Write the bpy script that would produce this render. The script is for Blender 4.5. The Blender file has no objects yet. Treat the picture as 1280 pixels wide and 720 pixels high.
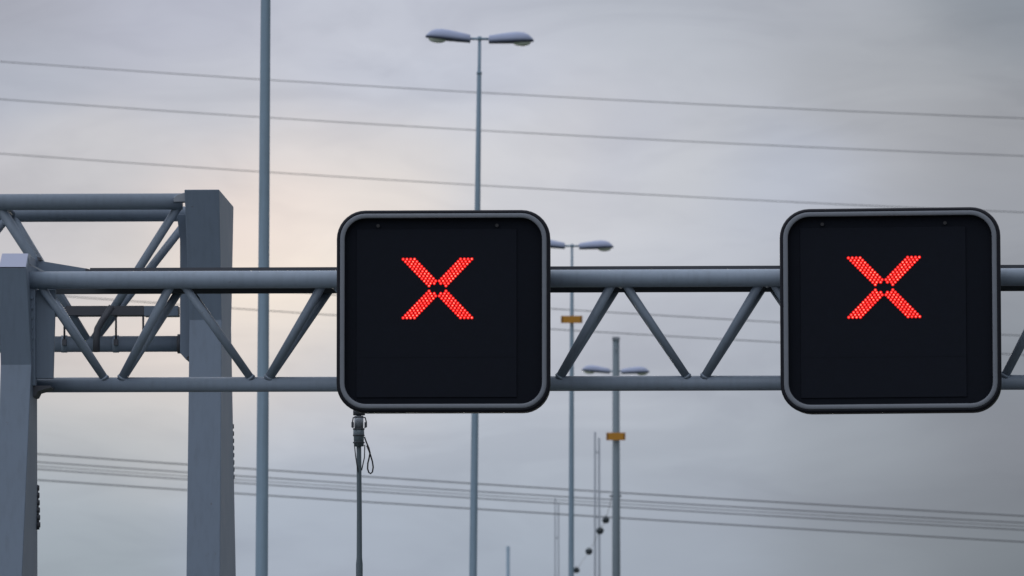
import bpy, math, random
from mathutils import Vector, Matrix
random.seed(7)
C = bpy.context.scene
COL = C.collection
R = math.radians

# ------------------------------------------------------------------ camera
F = 10000.0                                  # focal length in photo pixels (1280 wide)
HORIZON = 1155.0
PITCH = math.atan((HORIZON - 360.0) / F)
CAM = Vector((0, 0, 1.5))
cd = bpy.data.cameras.new('camera')
cam = bpy.data.objects.new('camera', cd); COL.objects.link(cam)
cam.location = CAM
cam.rotation_euler = (math.pi / 2 + PITCH, 0, 0)
cd.sensor_width = 36.0
cd.lens = 36.0 * F / 1280.0
cd.clip_start = 0.5; cd.clip_end = 20000
cd.dof.use_dof = True
cd.dof.focus_distance = 60.0
cd.dof.aperture_fstop = 9.5
C.camera = cam

ROAD_A = R(2.35)                             # the road runs 2.35 degrees right of the view
RD = Vector((math.sin(ROAD_A), math.cos(ROAD_A), 0))   # along the road
RX = Vector((math.cos(ROAD_A), -math.sin(ROAD_A), 0))  # across it, to the right
MC = Matrix.Rotation(PITCH, 3, 'X')

def ray(px, py):
    return MC @ Vector(((px - 640) / F, 1.0, (360 - py) / F))
def at(px, py, D):
    """the point seen at a photo pixel whose distance along the road is D"""
    d = ray(px, py)
    return CAM + d * (D / d.dot(RD))
def road(lat, along, z=0.0):
    p = RX * lat + RD * along
    return Vector((p.x, p.y, z))

# ------------------------------------------------------------------ view
C.view_settings.view_transform = 'Standard'
C.view_settings.look = 'None'
C.view_settings.exposure = 0.0
C.view_settings.gamma = 1.0
C.view_settings.use_curve_mapping = False
C.cycles.use_denoising = True
C.cycles.max_bounces = 6

# ------------------------------------------------------------------ world: thick evening cloud over a nishita sky
GLOW = ray(352, 318).normalized()
SUN_EL = math.asin(GLOW.z)
SUN_AZ = math.atan2(GLOW.x, GLOW.y)          # clockwise from +Y

def lin(r, g, b):
    f = lambda c: (c / 255 / 12.92) if c / 255 <= 0.04045 else ((c / 255 + 0.055) / 1.055) ** 2.4
    return (f(r), f(g), f(b), 1.0)

w = bpy.data.worlds.new('World'); C.world = w
w.use_nodes = True
nt = w.node_tree; nt.nodes.clear()
def N(t, **kw):
    n = nt.nodes.new(t)
    for k, v in kw.items():
        if k == 'op': n.operation = v
        else: setattr(n, k, v)
    return n
L = lambda a, b: nt.links.new(a, b)
def val(n, i, v):
    if isinstance(v, (int, float)): n.inputs[i].default_value = v
    elif isinstance(v, (tuple, Vector)): n.inputs[i].default_value = tuple(v)
    else: L(v, n.inputs[i])
def M_(op, a, b=None, c=None, clamp=False):
    n = N('ShaderNodeMath', op=op); n.use_clamp = clamp
    val(n, 0, a)
    if b is not None: val(n, 1, b)
    if c is not None: val(n, 2, c)
    return n.outputs[0]
def VM(op, a, b=None):
    n = N('ShaderNodeVectorMath', op=op); val(n, 0, a)
    if b is not None: val(n, 1, b)
    return n.outputs['Value'] if op == 'LENGTH' else n.outputs[0]
def mixc(fac, a, b, mode='MIX'):
    n = N('ShaderNodeMix', data_type='RGBA', blend_type=mode)
    n.clamp_factor = True
    val(n, 0, fac); val(n, 6, a); val(n, 7, b)
    return n.outputs[2]
def ramp(fac, stops, interp='EASE'):
    n = N('ShaderNodeValToRGB'); n.color_ramp.interpolation = interp
    e = n.color_ramp.elements
    while len(e) > 1: e.remove(e[-1])
    e[0].position = stops[0][0]; e[0].color = stops[0][1]
    for p, c in stops[1:]:
        x = e.new(p); x.color = c
    L(fac, n.inputs[0]); return n.outputs[0]
tc = N('ShaderNodeTexCoord').outputs['Generated']
sep = N('ShaderNodeSeparateXYZ'); L(tc, sep.inputs[0])
Z = sep.outputs['Z']
def noise(scale, detail, rough, vec, dist=0.0):
    n = N('ShaderNodeTexNoise'); n.inputs['Scale'].default_value = scale
    n.inputs['Detail'].default_value = detail; n.inputs['Roughness'].default_value = rough
    n.inputs['Distortion'].default_value = dist
    L(vec, n.inputs['Vector']); return n.outputs['Fac']
def blob(px, py, sx, sy, warp=None):
    """soft patch of brighter or darker cloud round a direction; sx, sy in degrees"""
    g = ray(px, py).normalized()
    v = VM('SUBTRACT', tc, tuple(g))
    if warp is not None: v = VM('ADD', v, warp)
    v = VM('MULTIPLY', v, (1 / R(sx), 1 / R(sx), 1 / R(sy)))
    d = VM('LENGTH', v)
    d2 = M_('MULTIPLY', d, d)
    return M_('EXPONENT', M_('MULTIPLY', d2, -1.0))
# cloud billows: stretched sideways, as far clouds are
cv = VM('MULTIPLY', tc, (14.0, 14.0, 46.0))
cv = VM('ADD', cv, (3.1, 0.0, 5.7))
n1 = noise(1.0, 6.0, 0.52, cv, 0.6)
n2 = noise(3.1, 5.0, 0.55, VM('ADD', cv, (11.0, 4.0, 2.0)), 0.4)
nw = N('ShaderNodeTexNoise'); nw.inputs['Scale'].default_value = 1.4; nw.inputs['Detail'].default_value = 4
L(cv, nw.inputs['Vector'])
warp = VM('MULTIPLY', VM('SUBTRACT', nw.outputs['Color'], (0.5, 0.5, 0.5)), (0.010, 0.010, 0.0065))
# the dome: a grey blue overcast, brighter overhead
zz = M_('MULTIPLY', Z, 1.0, clamp=True)
base = ramp(zz, [(0.0, lin(140, 148, 160)), (0.05, lin(160, 166, 178)), (0.12, lin(178, 181, 194)),
                 (0.35, lin(205, 210, 222)), (1.0, lin(226, 232, 243))], 'LINEAR')
hz = M_('MULTIPLY_ADD', M_('MAXIMUM', Z, 0.0), 0.45, 1.0)
cm2 = N('ShaderNodeCombineColor'); [L(hz, cm2.inputs[i]) for i in range(3)]
base = mixc(1.0, base, cm2.outputs[0], 'MULTIPLY')
# the cloud bank ahead: patches of thicker and thinner cloud, warm where the low sun stands behind it
PATCH = [(0, 24, 168, 168, 178), (200, 24, 186, 187, 200), (500, 24, 195, 197, 208), (800, 24, 188, 191, 200), (1000, 24, 176, 178, 186), (1270, 24, 138, 143, 151),
         (0, 164, 184, 184, 194), (200, 164, 199, 197, 203), (420, 164, 222, 216, 214), (620, 164, 212, 210, 213), (850, 164, 194, 195, 202), (1100, 164, 180, 180, 185), (1270, 164, 158, 158, 162),
         (200, 90, 190, 191, 203), (400, 90, 195, 196, 207), (650, 100, 191, 193, 204), (850, 90, 190, 192, 199), (1100, 90, 168, 170, 175), (560, 130, 193, 194, 207), (720, 160, 195, 197, 207), (660, 195, 214, 210, 210),
         (0, 240, 200, 195, 196), (160, 240, 208, 203, 203), (340, 240, 236, 222, 216), (500, 240, 224, 216, 212), (700, 240, 212, 210, 214), (950, 240, 188, 190, 200), (1270, 240, 158, 160, 167),
         (20, 315, 204, 200, 203), (150, 315, 212, 206, 204), (320, 312, 255, 240, 220), (300, 215, 222, 214, 212), (410, 310, 240, 228, 216), (720, 315, 202, 203, 210), (860, 315, 194, 196, 204), (1060, 315, 172, 175, 184), (1270, 315, 153, 155, 162),
         (80, 440, 222, 209, 202), (210, 440, 230, 216, 208), (340, 420, 236, 222, 212), (430, 450, 206, 205, 207), (720, 440, 187, 189, 198), (860, 440, 181, 184, 194), (1000, 440, 168, 173, 184), (1270, 440, 136, 142, 150),
         (60, 534, 190, 192, 194), (180, 534, 197, 198, 199), (400, 534, 190, 194, 204), (650, 534, 180, 186, 197), (860, 534, 172, 179, 189), (1060, 534, 154, 160, 168), (1270, 534, 129, 132, 141),
         (60, 624, 172, 180, 189), (400, 624, 172, 181, 194), (650, 624, 168, 176, 188), (860, 624, 164, 171, 183), (1080, 624, 145, 151, 161), (1270, 624, 126, 131, 139),
         (60, 712, 157, 168, 176), (400, 712, 165, 174, 188), (650, 712, 160, 170, 184), (860, 712, 153, 162, 175), (1060, 712, 138, 146, 155), (1270, 712, 108, 117, 125), (1180, 660, 126, 133, 140),
         (-250, 0, 160, 165, 178), (-250, 360, 185, 186, 192), (-250, 720, 155, 163, 173), (1520, 0, 150, 155, 164), (1520, 360, 150, 154, 162), (1520, 720, 122, 130, 138),
         (200, -250, 178, 183, 198), (700, -250, 180, 185, 198), (1200, -250, 160, 166, 176), (200, 950, 150, 160, 170), (700, 950, 148, 158, 170), (1200, 950, 122, 130, 140)]
SX, SY = 118.0, 78.0                          # patch radius, in photo pixels of angle
acc = None; wsum = None
warped = VM('ADD', tc, warp)
TIGHT = [(420, 128, 193, 196, 209), (520, 136, 192, 196, 209), (620, 142, 191, 195, 209), (400, 186, 222, 215, 213), (500, 192, 221, 215, 213), (600, 190, 217, 213, 213),
         (630, 214, 203, 204, 212), (250, 130, 197, 198, 206), (690, 186, 215, 211, 211), (750, 190, 194, 196, 208), (360, 262, 244, 230, 221), (270, 215, 210, 206, 208), (300, 255, 250, 232, 222),
         (110, 190, 205, 202, 204), (40, 110, 181, 184, 195), (470, 242, 232, 221, 214), (860, 215, 202, 202, 206), (960, 225, 186, 190, 202)]
for (px_, py_, r_, g_, b_) in PATCH + TIGHT:
    tight = (px_, py_, r_, g_, b_) in TIGHT
    far = px_ < -50 or px_ > 1300 or py_ < -50 or py_ > 800
    k = 1.7 if far else (0.62 if tight else 1.0)
    v = VM('MULTIPLY', VM('SUBTRACT', warped, tuple(ray(px_, py_).normalized())), (F / SX / k, F / SX / k, F / SY / k))
    d = VM('LENGTH', v)
    e = M_('EXPONENT', M_('MULTIPLY', M_('MULTIPLY', d, d), -1.0))
    if tight: e = M_("MULTIPLY", e, 5.0)
    sc_ = N('ShaderNodeVectorMath', op='SCALE'); wm = 0.0 if (r_ - b_) > 25 else 1.0          # keep the glow warm, the rest cool
    sc_.inputs[0].default_value = lin(r_ - 5 * wm, g_ - 1 * wm, b_ + 2 * wm)[:3]; L(e, sc_.inputs['Scale'])
    acc = sc_.outputs[0] if acc is None else VM('ADD', acc, sc_.outputs[0])
    wsum = e if wsum is None else M_('ADD', wsum, e)
dn = N('ShaderNodeVectorMath', op='SCALE'); L(acc, dn.inputs[0]); L(M_('DIVIDE', 1.0, M_('MAXIMUM', wsum, 0.00001)), dn.inputs['Scale'])
side = M_('MULTIPLY_ADD', M_('MAXIMUM', sep.outputs['X'], 0.0), -0.75, 1.0)    # the cloud is thicker and darker to the right
cm3 = N('ShaderNodeCombineColor'); [L(side, cm3.inputs[i]) for i in range(3)]
base = mixc(1.0, base, cm3.outputs[0], 'MULTIPLY')
col = mixc(M_('MULTIPLY', wsum, 6.0, clamp=True), base, dn.outputs[0])
s1 = M_('MULTIPLY_ADD', n1, 0.20, 0.875)
s2 = M_('MULTIPLY_ADD', n2, 0.14, 0.93)
# drifting shreds with softer and harder edges
dvv = VM('MULTIPLY', VM('ADD', tc, VM('MULTIPLY', warp, (1.6, 1.6, 1.2))), (26.0, 26.0, 95.0))
rot = N('ShaderNodeVectorRotate', rotation_type='Y_AXIS'); rot.inputs['Angle'].default_value = R(-7); L(dvv, rot.inputs['Vector'])
n4 = noise(1.0, 5.0, 0.58, rot.outputs[0], 0.8)
shred = ramp(n4, [(0.36, (0, 0, 0, 1)), (0.50, (0.55, 0.55, 0.55, 1)), (0.56, (0.8, 0.8, 0.8, 1)), (0.70, (1, 1, 1, 1))], 'EASE')
s3 = M_('MULTIPLY_ADD', shred, 0.11, 0.935)
st = M_('MULTIPLY', M_('MULTIPLY', s1, s2), s3)
cmb = N('ShaderNodeCombineColor'); L(M_('POWER', st, 1.04), cmb.inputs[0]); L(st, cmb.inputs[1]); L(M_('POWER', st, 0.88), cmb.inputs[2])
col = mixc(1.0, col, cmb.outputs[0], 'MULTIPLY')
sky = N('ShaderNodeTexSky', sky_type='NISHITA')
sky.sun_disc = False
sky.sun_elevation = SUN_EL; sky.sun_rotation = SUN_AZ
sky.air_density = 1.0; sky.dust_density = 1.5
STR = 0.1
vb = N('ShaderNodeVectorMath', op='SCALE'); L(col, vb.inputs[0]); vb.inputs['Scale'].default_value = 1.0 / STR
final = mixc(0.995, sky.outputs[0], vb.outputs[0])
bg = N('ShaderNodeBackground'); bg.inputs['Strength'].default_value = STR
L(final, bg.inputs['Color'])
wo = N('ShaderNodeOutputWorld'); L(bg.outputs[0], wo.inputs['Surface'])

# ------------------------------------------------------------------ sun: low, behind cloud, nearly shadowless
sl = bpy.data.lights.new('sun', 'SUN'); sl.energy = 0.5; sl.angle = R(10); sl.color = (1.0, 0.90, 0.80)
so = bpy.data.objects.new('sun', sl); COL.objects.link(so)
so.location = (0, 0, 40)
so.rotation_euler = (-GLOW).to_track_quat('-Z', 'Y').to_euler()

# ------------------------------------------------------------------ materials
def material(name, color, rough=0.5, metal=0.0, var=0.12, scale=6.0, streak=0.0, emis=None, estr=0.0, spec=0.5, bump=0.0):
    m = bpy.data.materials.new(name); m.use_nodes = True
    t = m.node_tree; b = t.nodes['Principled BSDF']
    b.inputs['Roughness'].default_value = rough
    b.inputs['Metallic'].default_value = metal
    b.inputs['Specular IOR Level'].default_value = spec
    if emis:
        b.inputs['Base Color'].default_value = color
        b.inputs['Emission Color'].default_value = emis
        b.inputs['Emission Strength'].default_value = estr
        return m
    tcn = t.nodes.new('ShaderNodeTexCoord')
    n = t.nodes.new('ShaderNodeTexNoise'); n.inputs['Scale'].default_value = scale
    n.inputs['Detail'].default_value = 6; n.inputs['Roughness'].default_value = 0.65
    t.links.new(tcn.outputs['Object'], n.inputs['Vector'])
    mx = t.nodes.new('ShaderNodeMix'); mx.data_type = 'RGBA'
    t.links.new(n.outputs['Fac'], mx.inputs[0])
    c = color
    mx.inputs[6].default_value = (c[0] * (1 - var), c[1] * (1 - var), c[2] * (1 - var), 1)
    mx.inputs[7].default_value = (c[0] * (1 + var), c[1] * (1 + var), c[2] * (1 + var), 1)
    out = mx.outputs[2]
    if streak:                                   # rain streaks of dirt running down
        mp = t.nodes.new('ShaderNodeMapping'); mp.inputs['Scale'].default_value = (26, 26, 1.3)
        t.links.new(tcn.outputs['Object'], mp.inputs['Vector'])
        n3 = t.nodes.new('ShaderNodeTexNoise'); n3.inputs['Scale'].default_value = 1.0; n3.inputs['Detail'].default_value = 5
        t.links.new(mp.outputs[0], n3.inputs['Vector'])
        r = t.nodes.new('ShaderNodeValToRGB'); r.color_ramp.elements[0].position = 0.46; r.color_ramp.elements[1].position = 0.72
        t.links.new(n3.outputs['Fac'], r.inputs[0])
        ml = t.nodes.new('ShaderNodeMath'); ml.operation = 'MULTIPLY'; ml.inputs[1].default_value = streak
        t.links.new(r.outputs[0], ml.inputs[0])
        m2 = t.nodes.new('ShaderNodeMix'); m2.data_type = 'RGBA'
        t.links.new(ml.outputs[0], m2.inputs[0]); t.links.new(out, m2.inputs[6])
        m2.inputs[7].default_value = (c[0] * 0.45, c[1] * 0.42, c[2] * 0.36, 1)
        out = m2.outputs[2]
    if streak:                                   # small chips and rust specks
        n5 = t.nodes.new('ShaderNodeTexNoise'); n5.inputs['Scale'].default_value = 9.0; n5.inputs['Detail'].default_value = 8; n5.inputs['Roughness'].default_value = 0.75
        t.links.new(tcn.outputs['Object'], n5.inputs['Vector'])
        r5 = t.nodes.new('ShaderNodeValToRGB'); r5.color_ramp.elements[0].position = 0.655; r5.color_ramp.elements[1].position = 0.70
        t.links.new(n5.outputs['Fac'], r5.inputs[0])
        m5 = t.nodes.new('ShaderNodeMath'); m5.operation = 'MULTIPLY'; m5.inputs[1].default_value = 0.55
        t.links.new(r5.outputs[0], m5.inputs[0])
        m6 = t.nodes.new('ShaderNodeMix'); m6.data_type = 'RGBA'
        t.links.new(m5.outputs[0], m6.inputs[0]); t.links.new(out, m6.inputs[6]); m6.inputs[7].default_value = (0.10, 0.07, 0.055, 1)
        out = m6.outputs[2]
    t.links.new(out, b.inputs['Base Color'])
    rr = t.nodes.new('ShaderNodeMapRange')
    rr.inputs[3].default_value = max(0.05, rough - 0.08); rr.inputs[4].default_value = min(1, rough + 0.12)
    t.links.new(n.outputs['Fac'], rr.inputs[0]); t.links.new(rr.outputs[0], b.inputs['Roughness'])
    if bump:
        bn = t.nodes.new('ShaderNodeBump'); bn.inputs['Strength'].default_value = bump; bn.inputs['Distance'].default_value = 0.01
        t.links.new(n.outputs['Fac'], bn.inputs['Height']); t.links.new(bn.outputs[0], b.inputs['Normal'])
    return m
MAT = dict(
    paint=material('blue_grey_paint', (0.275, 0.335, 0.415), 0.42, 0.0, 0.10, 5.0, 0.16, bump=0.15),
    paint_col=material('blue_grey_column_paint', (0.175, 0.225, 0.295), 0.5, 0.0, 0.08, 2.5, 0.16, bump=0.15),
    dark=material('dark_galvanised', (0.085, 0.09, 0.105), 0.6, 0.2, 0.15, 12.0),
    dark2=material('matte_dark', (0.055, 0.062, 0.07), 0.7, 0.0, 0.15, 12.0),
    capm=material('skylit_cap_tint', (0.30, 0.33, 0.46), 0.4, 0.0, 0.08, 5.0),  # paler tint standing in for sky light on the cap
    galv=material('galvanised_steel', (0.26, 0.36, 0.45), 0.5, 0.2, 0.10, 8.0, 0.2),
    post=material('mast_steel', (0.165, 0.21, 0.24), 0.5, 0.2, 0.10, 8.0, 0.2),
    pale=material('pale_galvanised', (0.33, 0.36, 0.40), 0.55, 0.2, 0.10, 8.0),
    housing=material('black_housing', (0.012, 0.013, 0.02), 0.6, 0.0, 0.2, 20.0, spec=0.25),
    rim=material('grey_rim', (0.215, 0.235, 0.27), 0.6, 0.0, 0.12, 9.0, 0.1),
    panel=material('black_display', (0.0115, 0.014, 0.0215), 0.75, 0.0, 0.2, 14.0, spec=0.12),
    panel2=material('black_surround', (0.0098, 0.0120, 0.0185), 0.8, 0.0, 0.2, 14.0, spec=0.12),
    screw=material('screw_steel', (0.035, 0.035, 0.04), 0.6, 0.1),
    ledlens=material('red_led_lens', (0.3, 0.0, 0.0, 1), 0.4, emis=(1.0, 0.012, 0.008, 1), estr=0.98),
    ledcore=material('red_led_core', (0.5, 0.1, 0.1, 1), 0.4, emis=(1.0, 0.20, 0.17, 1), estr=1.25),
    ledcore_dim=material('red_led_core_dim', (0.5, 0.1, 0.1, 1), 0.4, emis=(1.0, 0.14, 0.12, 1), estr=1.0),
    ledcore_hot=material('red_led_core_hot', (0.5, 0.1, 0.1, 1), 0.4, emis=(1.0, 0.28, 0.20, 1), estr=1.6),
    head=material('lamp_head_paint', (0.38, 0.43, 0.60), 0.45, 0.0, 0.06, 4.0),
    under=material('lamp_underside', (0.045, 0.055, 0.085), 0.6),
    bowl=material('lamp_bowl_plastic', (0.80, 0.85, 0.76), 0.25, 0.0, 0.1),
    orange=material('orange_plate', (0.56, 0.25, 0.02), 0.55, 0.0, 0.1, 9.0),
    platemark=material('plate_border', (0.20, 0.09, 0.02), 0.6),
    wire=material('weathered_conductor', (0.12, 0.12, 0.13), 0.6, 0.3),
    rubber=material('black_rubber', (0.02, 0.02, 0.024), 0.6),
    ball=material('dark_slate_ball', (0.045, 0.06, 0.07), 0.8),
    asphalt=material('asphalt', (0.05, 0.05, 0.052), 0.9, 0.0, 0.25, 3.0, bump=0.4),
    white=material('road_paint', (0.75, 0.75, 0.73), 0.7, 0.0, 0.08, 4.0),
    grass=material('grass', (0.055, 0.085, 0.03), 0.95, 0.0, 0.35, 0.6, bump=0.5),
    kerb=material('concrete_kerb', (0.32, 0.31, 0.29), 0.85, 0.0, 0.12, 4.0),
    concrete=material('concrete_foot', (0.30, 0.29, 0.28), 0.9, 0.0, 0.12, 4.0),
)

# ------------------------------------------------------------------ mesh helpers
class MB:
    def __init__(s): s.v = []; s.f = []; s.sm = []; s.mi = []
    def add(s, vs, fs, smooth=True, mi=0):
        o = len(s.v); s.v += [Vector(v) for v in vs]
        for f in fs: s.f.append([i + o for i in f]); s.sm.append(smooth); s.mi.append(mi)
    def path(s, pts, r, seg=16, caps=True, mi=0):
        pts = [Vector(p) for p in pts]
        rs = r if isinstance(r, (list, tuple)) else [r] * len(pts)
        vs = []; up = None
        for i, p in enumerate(pts):
            a = pts[max(i - 1, 0)]; b = pts[min(i + 1, len(pts) - 1)]
            t = (b - a).normalized()
            if up is None: up = Vector((0, 0, 1)) if abs(t.z) < 0.9 else Vector((0, 1, 0))
            x = t.cross(up).normalized(); y = x.cross(t).normalized(); up = y
            for k in range(seg):
                an = 2 * math.pi * k / seg
                vs.append(p + (x * math.cos(an) + y * math.sin(an)) * rs[i])
        fs = []
        for i in range(len(pts) - 1):
            for k in range(seg):
                k2 = (k + 1) % seg
                fs.append([i * seg + k, i * seg + k2, (i + 1) * seg + k2, (i + 1) * seg + k])
        s.add(vs, fs, True, mi)
        if caps:
            n = (len(pts) - 1) * seg
            s.add([vs[k] for k in range(seg)][::-1], [list(range(seg))], False, mi)
            s.add([vs[n + k] for k in range(seg)], [list(range(seg))], False, mi)
        return s
    def loft(s, loops, smooth=False, caps=True, mi=0):
        n = len(loops[0]); vs = [p for l in loops for p in l]; fs = []
        for i in range(len(loops) - 1):
            for k in range(n):
                k2 = (k + 1) % n
                fs.append([i * n + k, i * n + k2, (i + 1) * n + k2, (i + 1) * n + k])
        s.add(vs, fs, smooth, mi)
        if caps:
            s.add(loops[0][::-1], [list(range(n))], False, mi); s.add(loops[-1], [list(range(n))], False, mi)
        return s
    def box(s, c, ex, ey, ez, ax=None, ay=None, az=None, mi=0):
        c = Vector(c); ax = ax or Vector((1, 0, 0)); ay = ay or Vector((0, 1, 0)); az = az or Vector((0, 0, 1))
        lo = [c - az * ez + ax * (sx * ex) + ay * (sy * ey) for sx, sy in ((-1, -1), (1, -1), (1, 1), (-1, 1))]
        hi = [p + az * ez * 2 for p in lo]
        return s.loft([lo, hi], False, True, mi)
    def build(s, name, mats, parent=None, loc=None, bevel=0.0):
        if not isinstance(mats, (list, tuple)): mats = [mats]
        off = parent_origin(parent) if parent else Vector(loc or (0, 0, 0))
        me = bpy.data.meshes.new(name)
        me.from_pydata([tuple(v - off) for v in s.v], [], s.f)
        for m in mats: me.materials.append(m)
        me.polygons.foreach_set('use_smooth', s.sm); me.polygons.foreach_set('material_index', s.mi)
        me.update()
        import bmesh
        bm = bmesh.new(); bm.from_mesh(me)
        bmesh.ops.remove_doubles(bm, verts=bm.verts, dist=0.00005)
        bmesh.ops.recalc_face_normals(bm, faces=bm.faces)
        bm.to_mesh(me); bm.free()
        o = bpy.data.objects.new(name, me); COL.objects.link(o)
        if parent: o.parent = parent
        else: o.location = off
        if bevel:
            b = o.modifiers.new('bevel', 'BEVEL'); b.width = bevel; b.segments = 2; b.limit_method = 'ANGLE'; b.angle_limit = R(40)
        return o
def parent_origin(p):
    o = Vector((0, 0, 0))
    while p is not None: o += Vector(p.location); p = p.parent
    return o
def tag(o, label=None, cat=None, group=None, kind=None):
    if label: o['label'] = label
    if cat: o['category'] = cat
    if group: o['group'] = group
    if kind: o['kind'] = kind
    return o
def thing(name, loc, label, cat, group=None):
    o = bpy.data.objects.new(name, None); COL.objects.link(o)
    o.empty_display_size = 0.3; o.location = loc
    return tag(o, label, cat, group)
def kids(o): return [c for c in COL.objects if c.parent == o]
def copy_tree(o, parent=None):
    c = o.copy(); COL.objects.link(c)
    if parent: c.parent = parent
    for k in kids(o): copy_tree(k, c)
    return c

# ------------------------------------------------------------------ the setting: ground and motorway
g = MB(); S = 9000
g.add([(-S, -S, 0), (S, -S, 0), (S, S, 0), (-S, S, 0)], [[0, 1, 2, 3]], False)
tag(g.build('ground', MAT['grass']), kind='structure')
def strip(mb, l0, l1, a0, a1, z):
    mb.add([road(l0, a0, z), road(l1, a0, z), road(l1, a1, z), road(l0, a1, z)], [[0, 1, 2, 3]], False)
for l0, l1 in ((-4.75, 10.4), (-24.0, -8.4)):
    m = MB(); strip(m, l0, l1, -400, 2500, 0.008)
    tag(m.build('road', MAT['asphalt']), kind='structure')
m = MB()
for lat in (-4.45, 8.9, -22.6, -8.7): strip(m, lat - 0.075, lat + 0.075, -400, 2500, 0.012)
for lat in (-1.3, 2.1, 5.5, -12.1, -15.6, -19.1):
    for k in range(-20, 90): strip(m, lat - 0.05, lat + 0.05, k * 12, k * 12 + 3, 0.012)
tag(m.build('road_marking', MAT['white']), kind='structure')
m = MB()
for l0, l1 in ((-4.95, -4.75), (-8.4, -8.2)):
    m.loft([[road(l0, -400, 0), road(l1, -400, 0), road(l1, -400, 0.13), road(l0, -400, 0.13)],
            [road(l0, 2500, 0), road(l1, 2500, 0), road(l1, 2500, 0.13), road(l0, 2500, 0.13)]])
tag(m.build('kerb', MAT['kerb']), kind='structure')

# ------------------------------------------------------------------ gantries
def column_part(parent, levels, shift=Vector((0, 0, 0)), chamfer='front', mirror=None):
    """levels: (py, left px, right px, front, back) -- the front face seen at the pixel columns, depths in metres along the road"""
    loops = []
    for (py, l, r, D, f, b) in levels:
        p0 = at(l, py, D + f); p1 = at(r, py, D + f)
        z = p0.z
        p1.z = z
        q1 = p1 + RD * (b - f); q0 = p0 + RD * (b - f)
        loops.append([p0, p1, q1, q0])
    # square foot on the ground
    last = [p.copy() for p in loops[-1]]
    if mirror:
        loops = [[mirror(p) for p in l] for l in loops]
    loops = [[p + shift for p in l] for l in loops]
    m = MB(); m.loft(loops)
    return m

D1 = 60.0
TOP1 = [46, 221, 411, 592, 773, 958, 1140] + [1140 + 183 * i for i in range(1, 9)]
BOT1 = [142, 325, 508, 689, 870, 1053, 1246] + [1233 + 183 * i for i in range(1, 8)]
def top1(px, d=0.0):
    """a point on the top chord axis, front one (d=0) or the back one"""
    p = at(px, 350 - (px - 150) * 0.0027, D1); return p + RD * d
zt = at(150, 350, D1).z
g1 = thing('sign_gantry', road(-6.2, D1 + 0.2), 'blue grey tubular truss gantry carrying the two red cross signals', 'gantry', 'steel motorway gantries')
BACK = 0.72; MID = 0.36
def g1top(px, d=0.0):
    p = at(px, 350, D1); p.z = zt; return p + RD * d
zb = at(150, 481, D1 + MID).z
def g1bot(px):
    p = at(px, 481, D1 + MID); p.z = zb; return p
END1 = 2604
for d in (0.0, BACK):
    m = MB(); m.path([g1top(37, d), g1top(END1, d)], 0.048 if d else 0.0665, 28)
    m.build('top_chord', MAT['paint'], g1)
m = MB(); m.path([g1bot(40), g1bot(END1)], 0.057, 28)
m.build('bottom_chord', MAT['paint'], g1)
def flatten(pa, pb, ra, rb):          # pull ends to the tube surfaces so they meet the chords without running through
    d = (pb - pa).normalized(); return pa + d * ra, pb - d * rb
for d in (0.0, BACK):
    for i, tp in enumerate(TOP1[:-1]):
        T = g1top(tp + (4 if i else 0), d); B = g1bot(BOT1[i] - 6)
        a, b = flatten(T, B, 0.03, 0.03)
        MB().path([a, b], 0.030, 14).build('diagonal', MAT['paint'], g1)
    for i, bp in enumerate(BOT1):
        if i + 1 < len(TOP1):
            T = g1top(TOP1[i + 1] - 4, d); B = g1bot(bp + 6)
            a, b = flatten(T, B, 0.03, 0.03)
            MB().path([a, b], 0.033, 14).build('diagonal', MAT['paint'], g1)
for d in (0.0, BACK):
    for i, tp in enumerate(TOP1[:-1]):
        T = g1top(tp + (4 if i else 0), d); B = g1bot(BOT1[i] - 6)
        n_ = (B - T).normalized()
        MB().path([B - n_ * 0.078, B - n_ * 0.062], [0.032, 0.037], 14).build('weld_collar', MAT['paint'], g1)
    for i, bp in enumerate(BOT1):
        if i + 1 < len(TOP1):
            T = g1top(TOP1[i + 1] - 4, d); B = g1bot(bp + 6)
            n_ = (B - T).normalized()
            MB().path([B - n_ * 0.078, B - n_ * 0.062], [0.035, 0.040], 14).build('weld_collar', MAT['paint'], g1)
# top ties between the two upper chords at the nodes
for tp in TOP1[1:]:
    MB().path([g1top(tp, 0.05), g1top(tp, BACK - 0.05)], 0.028, 12).build('cross_tie', MAT['paint'], g1)
# dark bar running just in front of the rear upper chord
a = at(70, 364.4, D1 + 0.645); b = g1top(END1 - 10, 0.645); b.z = a.z
MB().box((a + b) / 2, (b - a).length / 2, 0.022, 0.0195, RX, RD).build('dark_bar', MAT['dark2'], g1)
# cable tray lying on the chords
a = g1top(110, 0.38); b = g1top(END1 - 20, 0.38)
m = MB(); cz = 0.096
for dz, ez, dd, ed in ((0.0715, 0.003, 0, 0.22), (0.0885, 0.0165, -0.223, 0.003), (0.0885, 0.0165, 0.223, 0.003)):
    c = (a + b) / 2 + Vector((0, 0, dz)) + RD * dd
    m.box(c, (b - a).length / 2, ed, ez, RX, RD)
m.build('cable_tray', MAT['dark'], g1)
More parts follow.
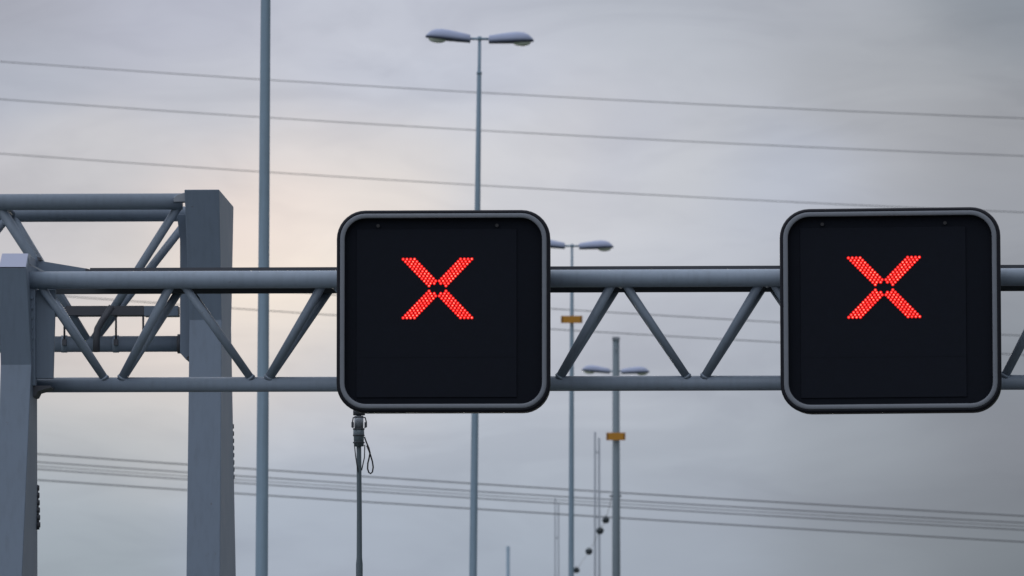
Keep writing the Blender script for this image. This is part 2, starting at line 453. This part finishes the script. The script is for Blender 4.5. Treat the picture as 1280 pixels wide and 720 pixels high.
# tapered knee plate behind the first chord end
def slab(pts, D, thick):
    f = [at(x, y, D) for x, y in pts]; bk = [p + RD * thick for p in f]
    return MB().loft([f, bk])
slab([(40, 352), (45, 318), (50, 326), (56, 327), (110, 336), (110, 344), (70, 352)], D1 + 0.60, 0.03).build('knee_plate', MAT['paint_col'], g1)
slab([(46, 321), (51, 322), (52, 325), (48, 326)], D1 + 0.58, 0.10).build('bolt', MAT['dark'], g1)
slab([(107, 335.3), (112, 336.5), (112, 340), (107, 339)], D1 + 0.58, 0.10).build('bolt', MAT['dark'], g1)
slab([(34, 329), (38, 330), (60, 341), (56, 342)], D1 - 0.02, 0.02).build('stiffener', MAT['pale'], g1)
# end frame between the chords, bolted to the post
slab([(36, 362), (69.5, 362), (66.5, 473), (36, 473)], D1 + 0.08, 0.05).build('end_plate', MAT['paint_col'], g1, bevel=0.004)
slab([(36, 358), (44, 358), (44, 482), (36, 482)], D1 - 0.01, 0.10).build('flange_plate', MAT['paint_col'], g1, bevel=0.004)
slab([(40, 482), (63, 482), (63, 484.5), (47, 489), (44, 495), (38, 497)], D1 + 0.02, 0.3).build('bearing_bracket', MAT['dark'], g1)
for i in range(9):
    p = at(40, 372 + 12.5 * i, D1 - 0.012)
    MB().path([p, p - RD * 0.018], 0.012, 6).build('bolt', MAT['paint_col'], g1)
# posts
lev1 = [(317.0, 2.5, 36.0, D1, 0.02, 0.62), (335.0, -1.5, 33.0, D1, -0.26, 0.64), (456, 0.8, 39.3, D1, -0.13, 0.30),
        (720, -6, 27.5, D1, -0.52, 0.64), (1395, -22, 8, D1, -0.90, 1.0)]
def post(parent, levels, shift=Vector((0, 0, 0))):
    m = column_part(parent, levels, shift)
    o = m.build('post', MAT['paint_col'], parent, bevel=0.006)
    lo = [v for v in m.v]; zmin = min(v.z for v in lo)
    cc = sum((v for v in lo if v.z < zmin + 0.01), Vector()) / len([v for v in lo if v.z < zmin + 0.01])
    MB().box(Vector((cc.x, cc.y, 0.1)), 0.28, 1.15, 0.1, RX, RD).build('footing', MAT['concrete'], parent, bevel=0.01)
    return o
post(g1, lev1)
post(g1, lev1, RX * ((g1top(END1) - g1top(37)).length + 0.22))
# added sheet over the sloping cap, sky reflection put into its colour
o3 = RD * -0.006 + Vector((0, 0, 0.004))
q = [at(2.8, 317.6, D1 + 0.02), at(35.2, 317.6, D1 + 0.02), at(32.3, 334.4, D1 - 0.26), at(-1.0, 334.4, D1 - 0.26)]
MB().loft([[p + o3 * 0.4 for p in q], [p + o3 for p in q]]).build('cap_sky_sheen', MAT['capm'], g1)
# lip of the post cap
slab([(32.5, 334.5), (35.5, 317.5), (38.5, 317.5), (36, 334.5)], D1 - 0.05, 0.01).build('cap_lip', MAT['pale'], g1)
# climbing studs on the post's rear edge
for i in range(6):
    p = at(46.4 + 0.25 * i, 610 + i * 9.2, D1 + 0.50)
    MB().path([p - RX * 0.02, p + RX * 0.016], 0.021, 8).build('climbing_stud', MAT['dark'], g1)

MB().path([at(46.0, 606, D1 + 0.50), at(47.6, 662, D1 + 0.50)], 0.011, 8).build('stud_rail', MAT['dark'], g1)

# second, larger gantry over the opposite carriageway
D2 = 68.0
g2 = thing('sign_gantry', road(-5.6, D2 + 0.6), 'taller blue grey truss gantry standing behind the one with the signals, at left', 'gantry', 'steel motorway gantries')
B2 = 1.2
zt2 = at(100, 252.3, D2).z
def g2top(px, d=0.0):
    p = at(px, 252, D2); p.z = zt2; return p + RD * d
zb2 = at(150, 430, D2 + 0.6).z
def g2bot(px):
    p = at(px, 430, D2 + 0.6); p.z = zb2; return p
L2 = -2560
for d, r in ((0.0, 0.070), (B2, 0.066)):
    MB().path([g2top(L2, d), g2top(228, d)], r, 28).build('top_chord', MAT['paint'], g2)
MB().path([g2bot(L2), g2bot(226)], 0.069, 28).build('bottom_chord', MAT['paint'], g2)
for dd in (0.0, B2):
    for k in range(0, 11):
        T0 = g2top(227 - k * 233, dd); Bn = g2bot(118 - k * 233); T1 = g2top(-5 - k * 233, dd)
        a, b = flatten(T0, Bn - Vector((0.03, 0, 0)), 0.04, 0.05)
        MB().path([a, b], 0.037, 14).build('diagonal', MAT['paint'], g2)
        a, b = flatten(T1, Bn - Vector((0.05, 0, 0)), 0.04, 0.05)
        MB().path([a, b], 0.044, 14).build('diagonal', MAT['paint'], g2)
        MB().path([g2top(-3 - k * 233, 0.06), g2top(-3 - k * 233, B2 - 0.06)], 0.034, 12).build('cross_tie', MAT['paint'], g2)
# unseen deck added between the upper chords to shade the rear one
a = g2top(L2 + 60, 0.62); b = g2top(205, 0.62)
MB().box((a + b) / 2 + Vector((0, 0, 0.078)), (b - a).length / 2, 0.33, 0.006, RX, RD).build('shade_deck', MAT['dark'], g2)
# dark cable pipe running down the front diagonal and bending to the bottom chord
pp = [at(x, y, D2 + 0.27) for x, y in ((140, 383), (127, 402), (122, 411), (120.5, 419), (120.5, 440))]
MB().path(pp, 0.030, 12).build('cable_pipe', MAT['dark'], g2)
# tray hung above the bottom chord
m = MB(); a = at(-1200, 389, D2 + 0.5); b = at(181, 389, D2 + 0.5); a.z = b.z
m.box((a + b) / 2, (b - a).length / 2, 0.10, 0.040, RX, RD)
m.build('cable_tray', MAT['dark'], g2)
a = at(181, 389.5, D2 + 0.5); b = at(224, 389.5, D2 + 0.5)
MB().box((a + b) / 2, (b - a).length / 2 - 0.003, 0.10, 0.042, RX, RD).build('tray_end', MAT['paint_col'], g2)
for x in (-80, 0, 80.5, 145, 179):
    MB().path([at(x, 394, D2 + 0.42), at(x, 424, D2 + 0.5)], 0.009, 8).build('hanger_rod', MAT['dark'], g2)
    if x < 179:
        MB().box(at(x, 428, D2 + 0.50), 0.018, 0.03, 0.026, RX, RD).build('rod_nut', MAT['dark'], g2)
        c = at(x, 430, D2 + 0.6)
        MB().path([c - RX * 0.025, c + RX * 0.025], 0.075, 24).build('pipe_clamp', MAT['paint'], g2)
c = g2bot(225); MB().path([c - RX * 0.02, c + RX * 0.01], 0.084, 28).build('end_flange', MAT['dark'], g2)
slab([(221, 268), (234, 268), (240, 452), (232, 449), (225, 441), (225, 300)], D2 + 0.25, 0.7).build('end_plate', MAT['paint_col'], g2, bevel=0.004)
slab([(233, 446.5), (238, 444), (241, 451), (234, 449.5)], D2 + 0.1, 0.06).build('bolt', MAT['dark'], g2)
slab([(217, 247), (222, 243), (233, 240), (233, 252), (217, 252.5)], D2 - 0.09, 0.12).build('lug_plate', MAT['pale'], g2, bevel=0.004)
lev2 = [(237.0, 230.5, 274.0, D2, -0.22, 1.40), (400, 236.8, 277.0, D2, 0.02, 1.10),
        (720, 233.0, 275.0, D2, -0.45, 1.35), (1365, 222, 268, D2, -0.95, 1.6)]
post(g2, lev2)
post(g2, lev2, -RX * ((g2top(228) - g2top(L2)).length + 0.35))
for i in range(8):
    p = at(290.6 + 0.12 * i, 533 + i * 9.0, D2 + 1.25)
    MB().path([p - RX * 0.03, p + RX * 0.012], 0.020, 8).build('climbing_stud', MAT['dark'], g2)

# ------------------------------------------------------------------ lane signals with a red cross
def rrect(w_, h_, r, y, n=9):
    pts = []
    for cx, cz, a0 in ((w_ - r, h_ - r, 0), (-w_ + r, h_ - r, 90), (-w_ + r, -h_ + r, 180), (w_ - r, -h_ + r, 270)):
        for k in range(n + 1):
            a = R(a0 + 90 * k / n)
            pts.append(Vector((cx + r * math.cos(a), y, cz + r * math.sin(a))))
    return pts
SG = 'red cross lane signals on the gantry'
def make_signal():
    root = thing('lane_signal', (0, 0, 0), 'x', 'lane signal', SG)
    W, H, RC = 0.800, 0.758, 0.215
    def rr(ins, y): return rrect(W - ins, H - ins, RC - ins * 0.9, y)
    hs = MB()
    hs.loft([rr(0.10, 0.34), rr(0.03, 0.33), rr(0.008, 0.30), rr(0.0, 0.04), rr(0.003, 0.018), rr(0.009, 0.006), rr(0.018, 0.0), rr(0.0265, 0.004)], smooth=True, caps=False)
    hs.add(rr(0.10, 0.34), [list(range(40))], False)
    hs.build('housing', MAT['housing'], root)
    rm = MB()
    loops = []
    for k in range(9):
        a = math.pi * k / 8
        loops.append(rr(0.0265 + 0.0175 * (1 - math.cos(a)), 0.006 - 0.011 * math.sin(a) ** 0.6))
    rm.loft(loops, smooth=True, caps=False)
    rm.build('rim', MAT['rim'], root)
    sd = MB()
    sd.loft([rr(0.0618, 0.006), rr(0.064, 0.03), rr(0.070, 0.055)], smooth=True, caps=False)
    # surround frame between the rim and the display
    x0, x1, z0, z1 = -0.640, 0.535 , -0.665, 0.600
    sd.add(rr(0.070, 0.055), [list(range(40))], False)
    sd.build('surround', MAT['panel2'], root)
    pn = MB(); pn.box((-0.052, 0.050, -0.015), 0.600, 0.0045, 0.630)
    p = pn.build('display_panel', MAT['panel'], root, bevel=0.003)
    MB().box((-0.052, 0.0448, -0.345), 0.598, 0.0004, 0.0016).build('seam', MAT['panel2'], p)
    for dx in (-0.49, 0.40):
        c = Vector((dx, 0.049, 0.643))
        MB().path([c, c - Vector((0, 0.012, 0))], 0.013, 12).build('screw', MAT['screw'], root)
    for sx in (-1, 1):
        for z in (0.24, -0.55):
            MB().box((sx * 0.38, 0.40, z), 0.035, 0.075, 0.05).build('mounting_bracket', MAT['dark'], root, bevel=0.004)
    # the cross: four arms of 12 staggered rows of leds
    u = 1 / 6.0 / 166.7 * 1.0                  # one pixel of the enlarged photo crop, in metres
    cx, cz = -0.045, 0.171
    rows = []
    for r_ in range(12):
        x = -257 + r_ * 17.6
        zr = 220 - r_ * 18.2
        for k in range(4):
            xx = x + k * 28.2
            if xx > -7: continue
            if r_ == 11 and k > 0: continue
            if r_ == 10 and k > 2: continue
            rows.append((xx, zr))
    for sx in (1, -1):
        for sz in (1, -1):
            arm = MB()
            for xx, zr in rows:
                c = Vector((cx + sx * xx * u, 0.0435, cz + sz * zr * u))
                for (rad, mi, back, front) in ((0.0120, 0, 0.0, 0.004), (0.0046, 1 + random.randrange(3), 0.004, 0.008)):
                    n = 10
                    l0 = [c + Vector((rad * math.cos(2 * math.pi * q / n), -back, rad * math.sin(2 * math.pi * q / n))) for q in range(n)]
                    l1 = [c + Vector((rad * .8 * math.cos(2 * math.pi * q / n), -front, rad * .8 * math.sin(2 * math.pi * q / n))) for q in range(n)]
                    arm.loft([l0, l1], smooth=False, caps=False, mi=mi)
                    arm.add(l1, [list(range(n))], False, mi)
            arm.build('cross_arm', [MAT['ledlens'], MAT['ledcore'], MAT['ledcore_dim'], MAT['ledcore_hot']], root)
    return root
sig = make_signal()
c = at(554, 388.5, D1 - 0.48); sig.location = c; sig.rotation_euler = (0, 0, -ROAD_A)
sig['label'] = 'square black signal with red cross, a slim mast just below its left corner'
s2 = copy_tree(sig)
s2.location = at(1112.7, 387.3, D1 - 0.48); s2.rotation_euler = (0, R(-0.2), -ROAD_A - R(3.0)); s2.scale = (1.030, 1.0, 1.010)
s2['label'] = 'square black signal with red cross, only sky and wires below it'

# ------------------------------------------------------------------ double street lamps down the median
LG = 'double headed street lamps along the median'
HL = 17.8
def make_lamp():
    root = thing('street_lamp', (0, 0, 0), 'x', 'street lamp', LG)
    MB().path([(0, 0, 0), (0, 0, 1.2), (0, 0, 1.25), (0, 0, HL - 4), (0, 0, HL - 0.62), (0, 0, HL - 0.60), (0, 0, HL - 0.02)],
              [0.105, 0.102, 0.088, 0.058, 0.040, 0.032, 0.030], 18).build('pole', MAT['galv'], root)
    MB().path([(0, 0, HL - 0.66), (0, 0, HL - 0.61)], 0.048, 18).build('collar', MAT['galv'], root)
    MB().path([(-0.20, 0, HL + 0.0), (0.20, 0, HL + 0.0)], 0.024, 12).build('cross_arm', MAT['galv'], root)
    MB().path([(0, 0, HL - 0.03), (0, 0, HL + 0.045)], 0.036, 14).build('pole_cap', MAT['galv'], root)
    for s in (-1, 1):
        tz = 0.055 if s < 0 else 0.0
        def sec(x, hw, top, bot, n=16):
            pts = []
            for k in range(n + 1):               # upper dome from -y to +y
                a = math.pi * k / n
                pts.append(Vector((s * x, -hw * math.cos(a), HL + tz * (x / 1.0) + bot + (top - bot) * math.sin(a) ** 0.8)))
            return pts
        prof = [(0.170, 0.070, 0.050, -0.042), (0.180, 0.085, 0.068, -0.048), (0.35, 0.115, 0.098, -0.042), (0.55, 0.150, 0.128, -0.036),
                (0.70, 0.165, 0.142, -0.030), (0.82, 0.150, 0.128, -0.024), (0.90, 0.115, 0.095, -0.018), (0.955, 0.07, 0.045, -0.012), (1.0, 0.012, -0.004, -0.010)]
        hd = MB(); hd.loft([sec(*p) for p in prof], smooth=True, caps=True)
        h = hd.build('lamp_head', MAT['head'], root)
        # dark skirt under the hood
        sk = MB()
        lo = []
        for (x, hw, t, b) in prof:
            zz_ = HL + tz * x + b
            w2 = hw * 1.03 + 0.004
            lo.append([Vector((s * x, -w2, zz_ - 0.001)), Vector((s * x, w2, zz_ - 0.001)), Vector((s * x, w2 * .96, zz_ - 0.030)), Vector((s * x, -w2 * .96, zz_ - 0.030))])
        sk.loft(lo); sk.build('skirt', MAT['under'], h)
        bw = MB(); lo = []
        for k in range(1, 10):
            a = math.pi * k / 10
            x = 0.785 - 0.165 * math.cos(a); dp = 0.072 * math.sin(a) ; hw = 0.115 * math.sin(a) ** 0.7
            z0 = HL + tz * x - 0.062 + 0.02 * (x - .7)
            lo.append([Vector((s * x, -hw * math.cos(math.pi * q / 10), z0 + 0.004 - dp * math.sin(math.pi * q / 10))) for q in range(11)])
        bw.loft(lo, smooth=True, caps=True); bw.build('lamp_bowl', MAT['bowl'], h)
    return root
lamp0 = make_lamp()
def place_lamp(o, px_top, py_top, px_low, label):
    d = ray(px_top, py_top); t = (HL - CAM.z) / d.z; top = CAM + d * t
    d2 = ray(px_low, 700)
    low = CAM + d2 * (top.y / d2.y)
    lean = (top.x - low.x) / (top.z - low.z)
    o.location = (top.x - lean * HL, top.y, 0)
    o.rotation_euler = (0, math.atan(lean), 0)
    o['label'] = label
place_lamp(lamp0, 599.5, 48.5, 591.5, 'double headed street lamp rising behind a red cross signal, both heads above it')
l = copy_tree(lamp0); place_lamp(l, 335.5, -500, 327.2, 'thick tall pole crossing the whole picture height, its lamp heads out of view')
l = copy_tree(lamp0); place_lamp(l, 715, 307.5, 714, 'double headed street lamp with one head partly behind a signal, orange plate on its pole')
lamp2 = l
l = copy_tree(lamp0); place_lamp(l, 769.5, 464, 769, 'smallest double headed street lamp, its pole hidden behind the square topped grey mast')

# orange plates on posts
def orange_plate(px, py, D, wpx, hpx, label, rz=0.0):
    c = at(px, py, D)
    t = thing('marker_plate', c, label, 'marker plate', 'orange plates fixed to poles')
    s = D / F
    MB().box(c, wpx * s / 2, 0.012, hpx * s / 2, RX, RD).build('plate', MAT['orange'], t, bevel=0.004)
    m = MB()
    for sx in (-1, 1):
        m.box(c - RD * 0.0135 + RX * (sx * (wpx * s / 2 - 0.03)), 0.018, 0.0015, hpx * s / 2 - 0.012, RX, RD)
    m.build('end_stripe', MAT['platemark'], t)
    MB().box(c + RD * 0.03, 0.06, 0.018, 0.03, RX, RD).build('clamp', MAT['dark'], t)
    return t
dl2 = lamp2.location.y / math.cos(ROAD_A) * 1.0
def dist_of(o):
    return Vector((o.location.x, o.location.y, 0)).dot(RD)
orange_plate(714.6, 399.3, dist_of(lamp2) - 0.17, 27, 9, 'upper orange plate, fixed across a lamp pole, seen between the truss chords')

# ------------------------------------------------------------------ masts further down the road
def simple_mast(px, py, D, r_top, r_low, mat, label, twin=False, cat='mast', group=None):
    top = at(px, py, D)
    t = thing('mast', (top.x, top.y, 0), label, cat, group)
    if twin:
        gap = twin
        for sx in (-1, 1):
            MB().path([Vector((top.x + sx * gap, top.y, 0)), Vector((top.x + sx * gap * 0.8, top.y, top.z - (0.2 if sx > 0 else 0)))], [r_low, r_top], 12).build('tube', mat, t)
        k = 0; z = 2.0
        while z < top.z - 0.5:
            MB().box((top.x, top.y, z), gap, 0.015, 0.02).build('cross_tie', mat, t); z += 2.2; k += 1
    else:
        MB().path([Vector((top.x, top.y, 0)), Vector((top.x, top.y, top.z * 0.55)), top], [r_low, (r_low + r_top) / 2, r_top], 20).build('tube', mat, t)
    return t, top
DM = 205.0
tm, top = simple_mast(770, 424, DM, 0.088, 0.130, MAT['post'], 'square topped grey mast rising above the smallest street lamp, orange plate low on it')
MB().box(top + Vector((0, 0, 0.02)), 0.098, 0.098, 0.035).build('mast_cap', MAT['pale'], tm)
c = at(770.2, 436, DM - 0.10)
MB().path([c, c - Vector((0, 0.03, 0))], 0.028, 12).build('fixing_plate', MAT['pale'], tm)
orange_plate(769.8, 545.5, DM - 0.17, 24, 9.5, 'flat orange plate fixed to the square topped mast, below the bottom chord of the gantry')
for z in (620,):
    c = at(769.3, z, DM)
    MB().box(c, 0.15, 0.02, 0.02).build('bracket', MAT['dark'], tm)
FG = 'thin distant masts'
simple_mast(746.3, 540, 270, 0.034, 0.048, MAT['pale'], 'thin pale twin tube mast just left of the square topped mast', twin=0.085, group=FG)
simple_mast(696, 622, 330, 0.028, 0.034, MAT['pale'], 'thin pale twin tube mast standing left of the plated lamp pole near the bottom edge', twin=0.085, group=FG)
simple_mast(635, 683, 390, 0.085, 0.11, MAT['galv'], 'grey mast tip barely rising above the bottom edge, lowest of the masts', group=FG)

# cable with small dark balls running away down the road
balls = [(757.3, 650, 215, 4.6), (750, 663.5, 232, 4.8), (736.2, 689.5, 262, 4.6), (720.5, 712.5, 300, 4.2)]
path = [at(765.5, 618, 206)] + [at(x, y, D) for x, y, D, r in balls] + [at(700, 735, 360), at(640, 800, 420)]
mm = MB(); mm.path(path, 0.006, 6)
co = mm.build('sagging_cable', MAT['wire'], None, loc=path[0]); tag(co, 'fine cable running from the square topped mast down past the small dark balls', 'cable')
names = ['highest of the small dark balls, touching the left side of the square topped mast',
         'second highest small dark ball, in front of the thin pale mast',
         'small dark ball floating in open sky left of the thin pale mast',
         'lowest small dark ball, beside the plated lamp pole at the bottom edge']
for (x, y, D, r), nm in zip(balls, names):
    c = at(x, y, D); rad = r * D / F
    t = thing('marker_ball', c, nm, 'marker ball', 'small dark balls on the cable')
    lo = []
    for k in range(1, 12):
        a = math.pi * k / 12
        lo.append([c + Vector((rad * math.sin(a) * math.cos(2 * math.pi * q / 16), rad * math.sin(a) * math.sin(2 * math.pi * q / 16), rad * math.cos(a) * 0.92 + 0.12 * rad * math.sin(a) * math.sin(q * 0.9 + x))) for q in range(16)])
    MB().loft(lo, smooth=True).build('shell', MAT['ball'], t)
    MB().path([c + Vector((0, 0, rad * 0.95)), c + Vector((0.0, 0, rad * 0.95 + 0.04))], 0.012, 6).build('clamp', MAT['dark'], t)

# ------------------------------------------------------------------ slim mast with a cable grip below the first signal
DC = 62.5
bp = at(449, 700, DC)
cm_ = thing('slim_mast', (bp.x, bp.y, 0), 'slim grey mast with clamps and a hanging cable loop under the signal corner', 'mast')
u = DC / F
X = lambda px, py, d=0.0: at(px, py, DC + d)
MB().path([Vector((bp.x, bp.y, 0)), X(449.2, 705), X(449.2, 697), X(449.2, 640), X(448.6, 560), X(448.6, 505)], [5.2 * u, 4.3 * u, 3.5 * u, 3.2 * u, 3.0 * u, 3.0 * u], 18).build('pole', MAT['post'], cm_)
MB().path([X(448.8, 519), X(448.8, 510)], 7.5 * u, 18).build('coupling', MAT['dark'], cm_)
MB().path([X(448.6, 535), X(448.6, 520)], [5.6 * u, 5.8 * u], 18).build('coupling', MAT['pale'], cm_)
MB().path([X(448.6, 558), X(448.4, 546), X(448.4, 544), X(448.4, 536)], [6.2 * u, 6.4 * u, 7.0 * u, 6.8 * u], 18).build('sleeve', MAT['post'], cm_)
MB().path([X(441, 535, -.05), X(440.6, 528, -.05), X(441.5, 522, -.05), X(449, 521, -.07), X(456.5, 522, -.05), X(458, 528, -.05), X(456, 535, -.05)], 0.9 * u, 8).build('hose_clamp', MAT['dark'], cm_)
for x in (440.8, 457.2):
    MB().box(X(x, 531, -0.05), 1.6 * u, 0.015, 3.2 * u).build('clamp_bolt', MAT['dark'], cm_)
for y in (537, 545, 554):
    MB().path([X(448.5, y), X(448.5, y - 1.6)], 7.4 * u, 18).build('band', MAT['dark'], cm_)
MB().path([X(443, 556, -.04), X(444.5, 570, -.03), X(447.5, 590, -.025)], 0.7 * u, 6).build('grip_wire', MAT['dark'], cm_)
MB().path([X(456, 556, -.04), X(455.5, 572, -.03), X(452, 588, -.025)], 0.7 * u, 6).build('grip_wire', MAT['dark'], cm_)
loop = [(455.5, 546), (458, 553), (461, 560), (462.5, 566), (461.5, 572), (459.8, 579), (459.5, 586), (461, 590.5), (463.2, 592), (465.5, 590), (466.5, 584), (465.5, 577), (463.5, 570), (461.5, 564), (458.5, 557)]
MB().path([X(x, y, -0.06) for x, y in loop], 0.95 * u, 8).build('cable_loop', MAT['rubber'], cm_)

# ------------------------------------------------------------------ overhead power lines, far behind everything
def wire(xs, ys, D, dpx, label, group):
    """sagging conductor through three photo points"""
    (x0, x1, x2), (y0, y1, y2) = xs, ys
    def q(x):
        return (y0 * (x - x1) * (x - x2) / ((x0 - x1) * (x0 - x2)) + y1 * (x - x0) * (x - x2) / ((x1 - x0) * (x1 - x2))
                + y2 * (x - x0) * (x - x1) / ((x2 - x0) * (x2 - x1)))
    pts = [at(x, q(x), D) for x in range(-1500, 3001, 150)]
    m = MB(); m.path(pts, dpx * D / F / 2, 8)
    o = m.build('power_line', MAT['wire'], None, loc=pts[10])
    tag(o, label, 'power line', group)
UG = 'overhead power lines'
wire((0, 640, 1280), (77, 118, 148), 330, 1.0, 'highest power line, the topmost wire across the sky', UG)
wire((0, 640, 1280), (124, 165.3, 195), 330, 1.0, 'second power line from the top, between the two other upper wires', UG)
wire((0, 640, 1280), (192, 234, 265.5), 330, 1.0, 'third power line from the top, meeting the top edge of the right signal', UG)
wire((90, 690, 1266), (346, 386, 419), 360, 1.1, 'power line seen through the truss between the signals, just above the orange plate', UG)
wire((90, 690, 1266), (371, 411.5, 443), 360, 1.1, 'power line seen through the truss between the signals, just below the orange plate', UG)
for y0, y1, y2, t, lb in (
        (567.5, 605, 645, 1.5, 'top wire of the bundle of power lines crossing below the gantry'),
        (577.5, 614.5, 653.5, 1.3, 'second wire from the top in the low bundle of power lines'),
        (582.5, 619.0, 658.0, 0.8, 'faintest and thinnest wire, third from the top in the low bundle of power lines'),
        (586.5, 623.2, 662.5, 1.3, 'fourth wire from the top in the low bundle, just above its clear gap'),
        (600.0, 636.5, 677.5, 1.5, 'lowest wire of the bundle of power lines, set apart below a gap')):
    wire((47, 600, 1280), (y0, y1, y2), 300, t, lb, UG)
